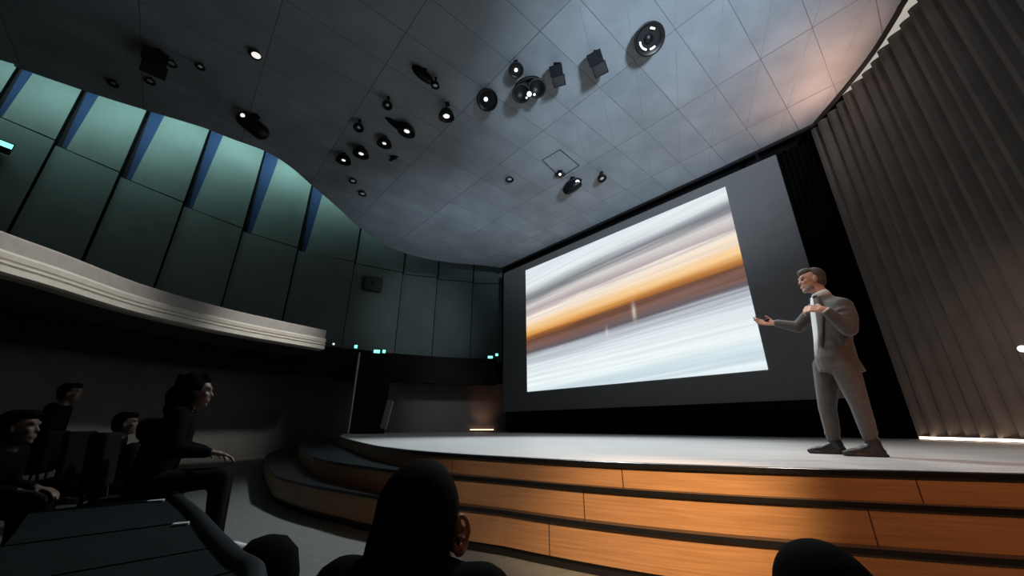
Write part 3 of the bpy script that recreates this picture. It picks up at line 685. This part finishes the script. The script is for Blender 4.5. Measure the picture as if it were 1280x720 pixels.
caps(bm, wrN, wrN+(-a_*.9+V((0, 0, .3))).normalized()*.03, .026, .024); hand_shapes(bm, wrN, -a_*.9+V((0, 0, .30))-b_*.1, -b_*.8-V((0, 0, .5)), 1, curl=.75, s=1.12)
hand_shapes(bm, wrF, -a_*.95+V((0, 0, .20))+b_*.1, V((0, 0, .75))+b_*.75, -1, curl=.30, s=1.15, spread=.3)
fuse('body', bm, 'skin', sp_root, .0065, 2)
# hair (short, grey), beard and eyes
bm = B()
for p, r in (((-.035, 0, .045), (.088, .082, .088)), ((-.05, 0, -.01), (.066, .078, .07)), ((.03, 0, .085), (.068, .066, .042))): ell(bm, P_(*p), tuple(x*1.03 for x in r), mt_)
fuse('hair', bm, 'hairg', sp_root, .009, 2)['label'] = 'short dark greying hair'
bm = B(); caps(bm, P_(.058, .024, -.094), P_(.058, -.024, -.094), .024, .024); ell(bm, P_(.03, .043, -.072), (.032, .015, .032), mt_); ell(bm, P_(.03, -.043, -.072), (.032, .015, .032), mt_)
fuse('beard', bm, 'beard', sp_root, .008, 2)['label'] = 'short grey beard'
for q in (-1, 1):
    bm = B(); ell(bm, P_(.083, .033*q, .0), (.012, .014, .008), mt_, 10); obj('eye', bm, 'eye', sp_root, True)
# shirt, tie, belt region
sp = [(pel.lerp(chs, .12), .165, .125, .5), (pel.lerp(chs, .5), .155, .125, .8), (chs, .175, .135, 1.15), (chs.lerp(nk, .5), .13, .11, 1.1), (nk.lerp(chs, .03)+Fw*.005, .078, .078, 1.2)]
bm = B(); arc_patch(bm, sp, Lf, PI/2-.42+.12, PI/2+.42+.12, .018); 
obj('shirt_front', bm, 'shirt', sp_root, True)['label'] = 'white shirt front'
bm = B()
for k in range(10): pass
ax = (hc-nk).normalized(); lathe(bm, [(.078, -.03), (.074, .02), (.068, .045), (.060, .045), (.064, -.02)], Matrix.Translation(nk+V((0, 0, .0))+Fw*.01) @ frame(ax), 20)
obj('shirt_collar', bm, 'shirt', sp_root, True)
bm = B()
for q in (-1, 1): caps(bm, nk+Fw*.09-V((0, 0, .01)), nk+Fw*.088+Lf*.045*q-V((0, 0, .012)), .010, .02, 10)
fuse('bow_tie', bm, 'tie', sp_root, .005, 1)
# jacket
bm = B(); sp2 = [(pel-V((0, 0, .10))+a_*.02, .205, .155), (pel.lerp(chs, .05), .195, .145), (pel.lerp(chs, .4), .17, .125), (pel.lerp(chs, .75), .185, .13), (chs, .195, .135), (chs.lerp(nk, .5), .165, .11), (nk-V((0, 0, .005)), .082, .078)]
rings = []; tt = (nk-pel).normalized(); fw = Lf.cross(tt).normalized()
for i, (c, a, b) in enumerate(sp2):
    rings.append([c+Lf*(a*math.cos(q))+fw*(b*math.sin(q)*(1+.04*math.sin(5*q+i))) for q in [2*PI*k/24 for k in range(24)]])
loft(bm, rings)
chain(bm, [shN, shN.lerp(elN, .5)+a_*.015, elN], [.088, .078, .066]); chain(bm, [elN, elN.lerp(wrN, .85)], [.066, .045])
chain(bm, [shF, elF], [.078, .06]); chain(bm, [elF, elF.lerp(wrF, .93)], [.06, .043])
chain(bm, [chs.lerp(nk, .4), shN], [.11, .09]); chain(bm, [chs.lerp(nk, .4), shF], [.11, .08])
for t, r in ((.3, .075), (.55, .066), (.8, .058)): ell(bm, shN.lerp(elN, t)+b_*.02, (r, r, .02), frame(elN-shN))      # sleeve folds
fuse('jacket', bm, 'suit', sp_root, .011, 3)
for q in (-1, 1):
    bm = B(); qc = PI/2+.12-q*.52
    arc_patch(bm, [(pel.lerp(chs, .25), .165, .127, .35), (pel.lerp(chs, .6), .172, .130, .8), (chs, .19, .137, 1.3), (chs.lerp(nk, .6), .14, .105, 1.2), (nk-V((0, 0, .0)), .085, .083, 1.0)], Lf, qc-.16, qc+.16, .02, 5)
    obj('lapel', bm, 'suit', sp_root, True)
for w_, e_ in ((wrN, elN), (wrF, elF)):
    bm = B(); lathe(bm, [(.034, -.012), (.036, .012), (.029, .014), (.028, -.012)], Matrix.Translation(w_.lerp(e_, .06)) @ frame(w_-e_), 18); obj('shirt_cuff', bm, 'shirt', sp_root, True)
bm = B(); chain(bm, [pel+V((0, 0, .02)), hpN, hpN.lerp(knN, .5), knN, knN.lerp(anN, .5), anN+V((0, 0, .05))-a_*.004], [.135, .108, .090, .070, .063, .052])
chain(bm, [pel+V((0, 0, .02)), hpF, hpF.lerp(knF, .5), knF, knF.lerp(anF, .5), anF+V((0, 0, .05))-a_*.002], [.135, .106, .090, .070, .063, .052])
for k_ in (anN+V((0, 0, .09)), anF+V((0, 0, .09))): ell(bm, k_, (.062, .062, .018))
fuse('trousers', bm, 'suit', sp_root, .012, 3)
for an, d in ((anN, -a_*.95+b_*.2), (anF, -a_*.98+b_*.12)):
    bm = B(); shoe_shapes(bm, V((an.x, an.y, 0))-V(d).normalized()*.065, d, DECK, 1.0); caps(bm, V((an.x, an.y, DECK+.09)), an+V((0, 0, .055)), .046, .048); fuse('shoe', bm, 'shoe', sp_root, .007, 1)
pd = wrF-a_*.085+V((0, 0, .045)); bm = B(); box(bm, pd, (.035, .10, .018), Matrix.Rotation(math.atan2(a_.y, a_.x)+.6, 4, 'Z')); 
tag(obj('presentation_remote', bm, 'device', bevel=.004), 'small black remote in the outstretched hand of the speaker', 'remote control')
# ---- audience
def seated(label, hc, f, seat_z, mats, s=1.0, hair='short', lean=.1, floor=False, hands=None, shoes='shoe', grp=None, cat='person', face=True, width=.17, hup=None, neck=.135, trap=0):
    f = V((f[0], f[1], 0)).normalized(); l = V((-f.y, f.x, 0)); hc = V(hc); Z = V((0, 0, 1))
    rt = empty('person', V((hc.x, hc.y, 0)) - f*.2, label, cat, grp)
    nk = hc - Z*neck*s - f*.03*s; pl_ = nk - f*(lean+.02); pl_.z = seat_z+.10*s; ch = pl_.lerp(nk, .68) - f*.02
    bm = B(); P, mt = head_shapes(bm, hc, f+Z*(hup or .12), s=s, face=face)
    caps(bm, hc-Z*.05*s-f*.015, nk-Z*.03, .052*s, .06*s); torso_rings(bm, pl_, ch, nk, l, [x*s for x in (.14, .12, .13, .14, .11)], s)
    sh = [ch.lerp(nk, .72)+l*width*s*q for q in (1, -1)]
    if hands is None: hands = [pl_+f*.36*s+l*.09*s*q+Z*.10*s for q in (1, -1)]
    el = [(a+b)/2 - Z*.10*s + l*.05*s*q - f*.08*s for a, b, q in zip(sh, hands, (1, -1))]
    for q, a, e, w in zip((1, -1), sh, el, hands):
        chain(bm, [ch, a, e, w], [.06*s, .042*s, .034*s, .024*s]); hand_shapes(bm, w, f-Z*.2-l*.2*q, -Z, q, curl=.4, s=s)
    hp = [pl_+l*.09*s*q-Z*.02 for q in (1, -1)]
    if floor: kn = [pl_+f*.40*s+l*.14*s*q+Z*.24*s for q in (1, -1)]; an = [V((p.x, p.y, .10))+f*.16*s-l*.04*q for p, q in zip(kn, (1, -1))]
    else: kn = [h+f*.42*s+Z*.03 for h in hp]; an = [V((k.x, k.y, .10))+f*.04 for k in kn]
    for h, k, a in zip(hp, kn, an): chain(bm, [pl_, h, k, a], [.09*s, .065*s, .045*s, .032*s])
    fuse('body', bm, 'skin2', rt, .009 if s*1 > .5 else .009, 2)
    bm = B(); sp = [(pl_-Z*.08*s, .175, .13), (pl_.lerp(ch, .4), .16, .125), (ch, .185, .135), (ch.lerp(nk, .5), .15, .11), (nk-Z*.01, .075, .072)]
    loft(bm, [[c+l*(a*s*math.cos(q))+f*(b*s*math.sin(q)) for q in [2*PI*k/20 for k in range(20)]] for c, a, b in sp])
    for a, e, w in zip(sh, el, hands): chain(bm, [ch.lerp(nk, .3), a, e, w.lerp(e, .12)], [.10*s, .072*s, .055*s, .038*s])
    if trap:
        for a in sh: chain(bm, [nk-Z*.03-f*.02, a-Z*.02], [trap, trap*.9])
    fuse('top', bm, mats[0], rt, .014, 4)
    bm = B()
    for h, k, a in zip(hp, kn, an): chain(bm, [pl_-Z*.01, h, k, a], [.12*s, .092*s, .068*s, .05*s])
    fuse('trousers', bm, mats[1], rt, .014, 3)
    for a in an:
        bm = B(); shoe_shapes(bm, a-f*.06, f, 0, s); fuse('shoe', bm, shoes, rt, .009, 1)
    bm = B()
    if hair == 'short':
        for p, r in (((-.035, 0, .045), (.09, .085, .09)), ((-.055, 0, -.01), (.066, .08, .075)), ((.03, 0, .088), (.07, .068, .04))): ell(bm, P(*p), tuple(x*1.04*s for x in r), mt)
    elif hair == 'round':
        ell(bm, P(-.02, 0, .03), (.112*s, .094*s, .108*s), mt); ell(bm, P(-.045, 0, -.04), (.088*s, .088*s, .095*s), mt); ell(bm, P(-.05, 0, -.10), (.08*s, .092*s, .07*s), mt)
    elif hair == 'curly':
        for p, r in (((-.04, 0, .05), .105), ((-.09, .0, -.03), .095), ((-.09, 0, -.12), .085), ((-.02, .07, -.03), .05), ((-.02, -.07, -.03), .05), ((.02, 0, .10), .06), ((-.05, .05, -.12), .06), ((-.05, -.05, -.12), .06)): ell(bm, P(*p), (r*s,)*3, mt)
        for k in range(26):
            a = random.uniform(0, 2*PI); h = random.uniform(-.16, .12); ell(bm, P(-.06+.09*math.cos(a)*.7, .085*math.sin(a), h), (.028*s,)*3)
    elif hair == 'long':
        ell(bm, P(-.022, .004, .028), (.112*s, .084*s, .108*s), mt); ell(bm, P(-.05, .006, -.03), (.085*s, .078*s, .10*s), mt)
        chain(bm, [P(-.07, .018, 0), P(-.085, .03, -.13), P(-.09, .04, -.25), P(-.08, .045, -.34)], [.066*s, .072*s, .07*s, .05*s])
        chain(bm, [P(-.02, .07, 0), P(-.035, .085, -.12), P(-.04, .095, -.24), P(-.04, .10, -.32)], [.035*s, .04*s, .038*s, .02*s])
        for k in range(9): chain(bm, [P(-.10+.012*k, .05+.008*k, -.05), P(-.11+.012*k, .07+.008*k, -.2), P(-.10+.012*k, .075+.01*k, -.33-.01*(k % 3))], [.012, .011, .006], 6)
    fuse('hair', bm, 'hairb', rt, .009, 2)
    return rt
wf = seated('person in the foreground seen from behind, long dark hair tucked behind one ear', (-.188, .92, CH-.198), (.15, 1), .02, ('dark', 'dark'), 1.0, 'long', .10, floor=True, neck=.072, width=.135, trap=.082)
ec = V((-.107, .905, CH-.212)); em = frame((.55, -.8, 0))       # the ear that shows: outer rim, hollow and lobe
bm = B(); tube(bm, [ec+em.to_3x3() @ V((.019*math.cos(t)*(1.0 if math.sin(t) > 0 else .8), .034*math.sin(t), 0)) for t in [PI*1.5-2*PI*i/20*.92 for i in range(21)]], [.0055]*21, 8)
ell(bm, ec+V((0, 0, -.026)), (.011, .009, .012)); ell(bm, ec-V((.006, 0, 0)), (.012, .005, .028), em); tube(bm, [ec+em.to_3x3() @ V((.011*math.cos(t)-.002, .020*math.sin(t)-.003, .001)) for t in [-1.6+3.4*i/10 for i in range(11)]], .0038, 8)
caps(bm, ec+V((-.02, .008, .0)), ec+V((-.012, .004, -.02)), .014, .012)
fuse('ear', bm, 'skin', wf, .0022, 2)['label'] = 'ear in brighter skin standing in for warm light'  # lighter skin than the body puts light into the ear's colour
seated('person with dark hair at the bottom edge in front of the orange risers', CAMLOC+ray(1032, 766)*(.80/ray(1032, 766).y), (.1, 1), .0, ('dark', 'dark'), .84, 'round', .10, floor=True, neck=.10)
Y_ = 3.0; hA = V((-.815*Y_, Y_, CH+.082*Y_))
fA = V((.88, .48, 0)).normalized(); lA = V((-fA.y, fA.x, 0))
def at_(u, v, Y): r = ray(u, v); return CAMLOC+r*(Y/r.y)
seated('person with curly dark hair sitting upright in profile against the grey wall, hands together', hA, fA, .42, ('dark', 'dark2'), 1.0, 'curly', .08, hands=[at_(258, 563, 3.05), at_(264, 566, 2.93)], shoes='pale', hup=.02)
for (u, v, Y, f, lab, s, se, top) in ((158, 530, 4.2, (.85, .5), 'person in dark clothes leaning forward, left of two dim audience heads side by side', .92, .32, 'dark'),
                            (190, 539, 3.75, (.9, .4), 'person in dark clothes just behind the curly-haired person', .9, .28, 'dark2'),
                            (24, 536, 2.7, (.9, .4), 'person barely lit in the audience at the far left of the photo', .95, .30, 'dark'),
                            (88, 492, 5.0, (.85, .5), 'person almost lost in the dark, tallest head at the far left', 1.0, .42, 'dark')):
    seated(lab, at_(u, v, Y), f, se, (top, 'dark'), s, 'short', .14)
# curved upholstered bench with a rolled edge
rz = .43
rl = smooth_path([tuple((pz(u, v, rz)).to_2d()) for u, v in ((216, 621), (242, 643), (262, 667), (293, 700), (318, 724))] + [(-.55, .9), (-.45, .4)], 6)
print('bench', [(round(p.x, 2), round(p.y, 2)) for p in rl[::6]])
root = empty('curved_bench', V((rl[8].x, rl[8].y, 0)), 'low dark teal curved bench with a black rolled edge in the lower left', 'bench')
nl = normals(rl); sd = 1 if (nl[0].x > 0) else -1
bm = B(); tube(bm, [p+V((0, 0, rz)) for p in rl], .035, 12); obj('rolled_edge', bm, 'roll', root, True)
cum = 0; idx = 0; secs = [0, 8, 15, 21, 27, len(rl)-1]
for i0, i1 in zip(secs, secs[1:]):
    if i1 <= i0: continue
    seg_ = rl[i0:i1+1]; inn = [p-nl[i0+k]*sd*.03 for k, p in enumerate(seg_)]; out = [p-nl[i0+k]*sd*.62 for k, p in enumerate(seg_)]
    out[0] = out[0].lerp(out[-1], .02); out[-1] = out[-1].lerp(out[0], .02); inn[0] = inn[0].lerp(inn[-1], .02); inn[-1] = inn[-1].lerp(inn[0], .02)
    bm = B(); slab(bm, [p.to_2d() for p in inn]+[p.to_2d() for p in reversed(out)], rz-.11, rz+.0)
    bmesh.ops.triangulate(bm, faces=[f for f in bm.faces if len(f.verts) > 4]); obj('seat_pad', bm, 'bench', root)
bm = B(); slab(bm, [(p-nl[k]*sd*.06).to_2d() for k, p in enumerate(rl)]+[(p-nl[k]*sd*.56).to_2d() for k, p in reversed(list(enumerate(rl)))], 0, rz-.11)
bmesh.ops.triangulate(bm, faces=[f for f in bm.faces if len(f.verts) > 4]); obj('base', bm, 'dark', root)
# little bright things on the bench
for u, v, w, lab in ((195, 626, .05, 'tiny bright phone lying on the far end of the bench'), (226, 655, .04, 'tiny pale card lying beside the rolled edge of the bench')):
    p = pz(u, v, rz+.006); bm = B(); box(bm, p, (w*1.6, w, .012), Euler((0, 0, .5))); tag(obj('phone' if u < 200 else 'card', bm, 'jamb', bevel=.003), lab, 'phone' if u < 200 else 'card')
# black bag
p = at_(332, 700, 2.0)
root = empty('black_bag', V((p.x, p.y, 0)), 'rounded black bag standing on the floor beside the end of the bench', 'bag')
bm = B(); 
lathe(bm, [(.10, 0), (.15, .02), (.17, .12), (.165, .27), (.14, .37), (.08, .43), (.02, .445)], Matrix.Translation((p.x, p.y, 0)) @ Matrix.Rotation(.6, 4, 'Z') @ Matrix.Diagonal((.9, .6, .93, 1)), 24)
obj('bag_body', bm, 'dark', root, True)
# chairs
def chair(label, loc, rz_, h=.42, proto=[None]):
    if proto[0] is None:
        rt = empty('audience_chair', V((0, 0, 0)), label, 'chair', 'dark chairs under the audience on the left')
        bm = B(); box(bm, (0, 0, .38), (.46, .46, .07)); obj('seat', bm, 'dark2', rt, bevel=.02)
        bm = B(); box(bm, (-.24, 0, .66), (.05, .44, .36), Euler((0, -.12, 0))); obj('backrest', bm, 'dark2', rt, bevel=.02)
        for x in (-.2, .2):
            for y in (-.2, .2):
                bm = B(); tube(bm, [(x, y, 0), (x*.92, y*.92, .35)], .013, 8); obj('leg', bm, 'hous', rt)
        for y in (-.19, .19):
            bm = B(); tube(bm, [(-.2, y, .36), (-.25, y, .6)], .012, 8); obj('back_post', bm, 'hous', rt)
        proto[0] = rt; r = rt
    else:
        r = proto[0].copy(); C.objects.link(r); r['label'] = label
        for ch in list(proto[0].children):
            c = ch.copy(); C.objects.link(c); c.parent = r
    r.location = loc; r.rotation_euler = (0, 0, rz_)
    return r
for (u, v, Y, f, lab, b) in ((235, 492, 3.0, fA, 'dark chair under the curly-haired person', .12), (158, 530, 4.2, V((.85, .5, 0)), 'dark chair under the person leaning forward', .22), (190, 539, 3.75, V((.9, .4, 0)), 'dark chair under the person behind the curly-haired one', .22),
                       (24, 536, 2.7, V((.9, .4, 0)), 'dark chair under the barely lit person at the far left', .22), (88, 492, 5.0, V((.85, .5, 0)), 'dark chair under the tallest far-left head', .18)):
    p = at_(u, v, Y); f = f.normalized(); q = p-f*b; chair(lab, V((q.x, q.y, 0)), math.atan2(f.y, f.x))
# ------------------------------------------------------------------ light
w = bpy.data.worlds.new('World'); SC.world = w; w.use_nodes = True
w.node_tree.nodes['Background'].inputs[0].default_value = (.5, .7, 1, 1); w.node_tree.nodes['Background'].inputs[1].default_value = .0
teal = (.60, .93, .88)
for a, zt, k in ((-2.1, 8.9, 13), (-1.75, 9.2, 17), (-1.5, 9.5, 21), (-1.25, 10.0, 30), (-1.05, 10.7, 37), (-.86, 11.2, 42), (-.68, 11.5, 40), (-.52, 11.3, 25), (-.38, 10.8, 11)):
    k *= .62; p = wall_at(a, 1.7); q = wall_at(a, 0)
    area('wall wash', V((p.x, p.y, zt+.3)), V((q.x, q.y, zt-.4)), k, teal, 1.7, .3, 105)
spot('stage key', (-2.6, 6.0, ZC-.5), (2.9, 3.6, 1.7), 560, (1, .94, .88), 22, .8, .15)
spot('front light', (3.4, -3.0, 4.2), (2.1, 2.4, .45), 640, (1, .44, .20), 50, 1, .2)
spot('riser warm', (1.9, -.6, 3.0), (.95, 2.6, .36), 1900, (1, .62, .32), 23, 1, .12)
spot('riser white', (-1.6, -.4, 4.4), (.1, 3.1, .4), 330, (1, .84, .74), 26, 1, .12)
spot('rim', (5.6, 7.2, 6.6), (2.9, 3.5, 1.8), 420, (1, .85, .78), 26, .7, .15)
spot('stage wash left', (1.2, 8.0, ZC-.5), (.7, 6, DECK), 2900, (.84, .95, 1), 78, .9, .3)
spot('stage wash front', (.8, 2.0, ZC-.5), (1.6, 4.2, DECK), 620, (.9, .97, 1), 46, .9, .3)
spot('stage wash right', (4.6, 6.6, ZC-.5), (4.8, 4.6, DECK), 260, (1, .78, .6), 58, .9, .3)
spot('corner uplight', (7.2, 6.1, 6.5), (6.2, 6.4, ZC), 170, (1, .52, .34), 120, 1, .1)
spot('corner uplight', (6.85, 4.9, 6.6), (6.1, 5.2, ZC), 60, (1, .52, .34), 110, 1, .1)
spot('added ceiling fill', (2.6, -2.5, 2.4), (3.4, 7.0, ZC), 6200, (.72, .86, 1), 52, 1, .5)  # unseen spot added behind the camera to brighten the ceiling
spot('balcony wash', (-3.2, 5.0, ZC-.3), (-8.2, 6.4, BZ-.4), 1150, (1, .97, .9), 36, 1, .2)
spot('balcony wash', (-2.2, 8.5, ZC-.3), (-6.8, 10.6, BZ-.4), 1400, (1, .97, .9), 32, 1, .2)
spot('pleat wash', (3.0, 2.0, 3.0), (7.5, 4.6, .9), 300, (1, .80, .68), 66, 1, .3)
spot('panel fill', (-.8, 9.5, ZC-.4), (-4.2, 17, 5.6), 420, (.86, .97, 1), 44, 1, .2)
spot('added far ceiling fill', (-1.6, 9.5, DECK+.3), (-2.6, 12.6, ZC), 520, (.74, .88, 1), 66, 1, .2)  # unseen spot added to lift the far left part of the ceiling
spot('floor pool', (-1.2, 1.8, 6.5), (-1.15, 2.0, 0), 80, (1, 1, .85), 24, 1, .2)
spot('lower wall', (-1.5, 11, 6.4), (-2.8, 17.0, 1.5), 360, (.95, .97, 1), 34, 1, .3)
spot('lower wall warm', q1+V((-.6, -.8, DECK+.1)), q1+V((-.4, .1, 1.9)), 18, (1, .42, .2), 80, 1, .05)
# ------------------------------------------------------------------ camera
cam = bpy.data.cameras.new('camera'); co = bpy.data.objects.new('camera', cam); C.objects.link(co); SC.camera = co
cam.sensor_width = 36; cam.lens = F/1280*36; cam.clip_start = .05; cam.clip_end = 100
co.location = CAMLOC; co.rotation_euler = (PI/2+TH, 0, 0)
SC.view_settings.view_transform = 'Standard'; SC.view_settings.look = 'None'; SC.view_settings.gamma = 1; SC.view_settings.use_curve_mapping = False
SC.view_settings.exposure = 0
SC.cycles.use_denoising = True; SC.cycles.max_bounces = 6; SC.cycles.sample_clamp_indirect = 4
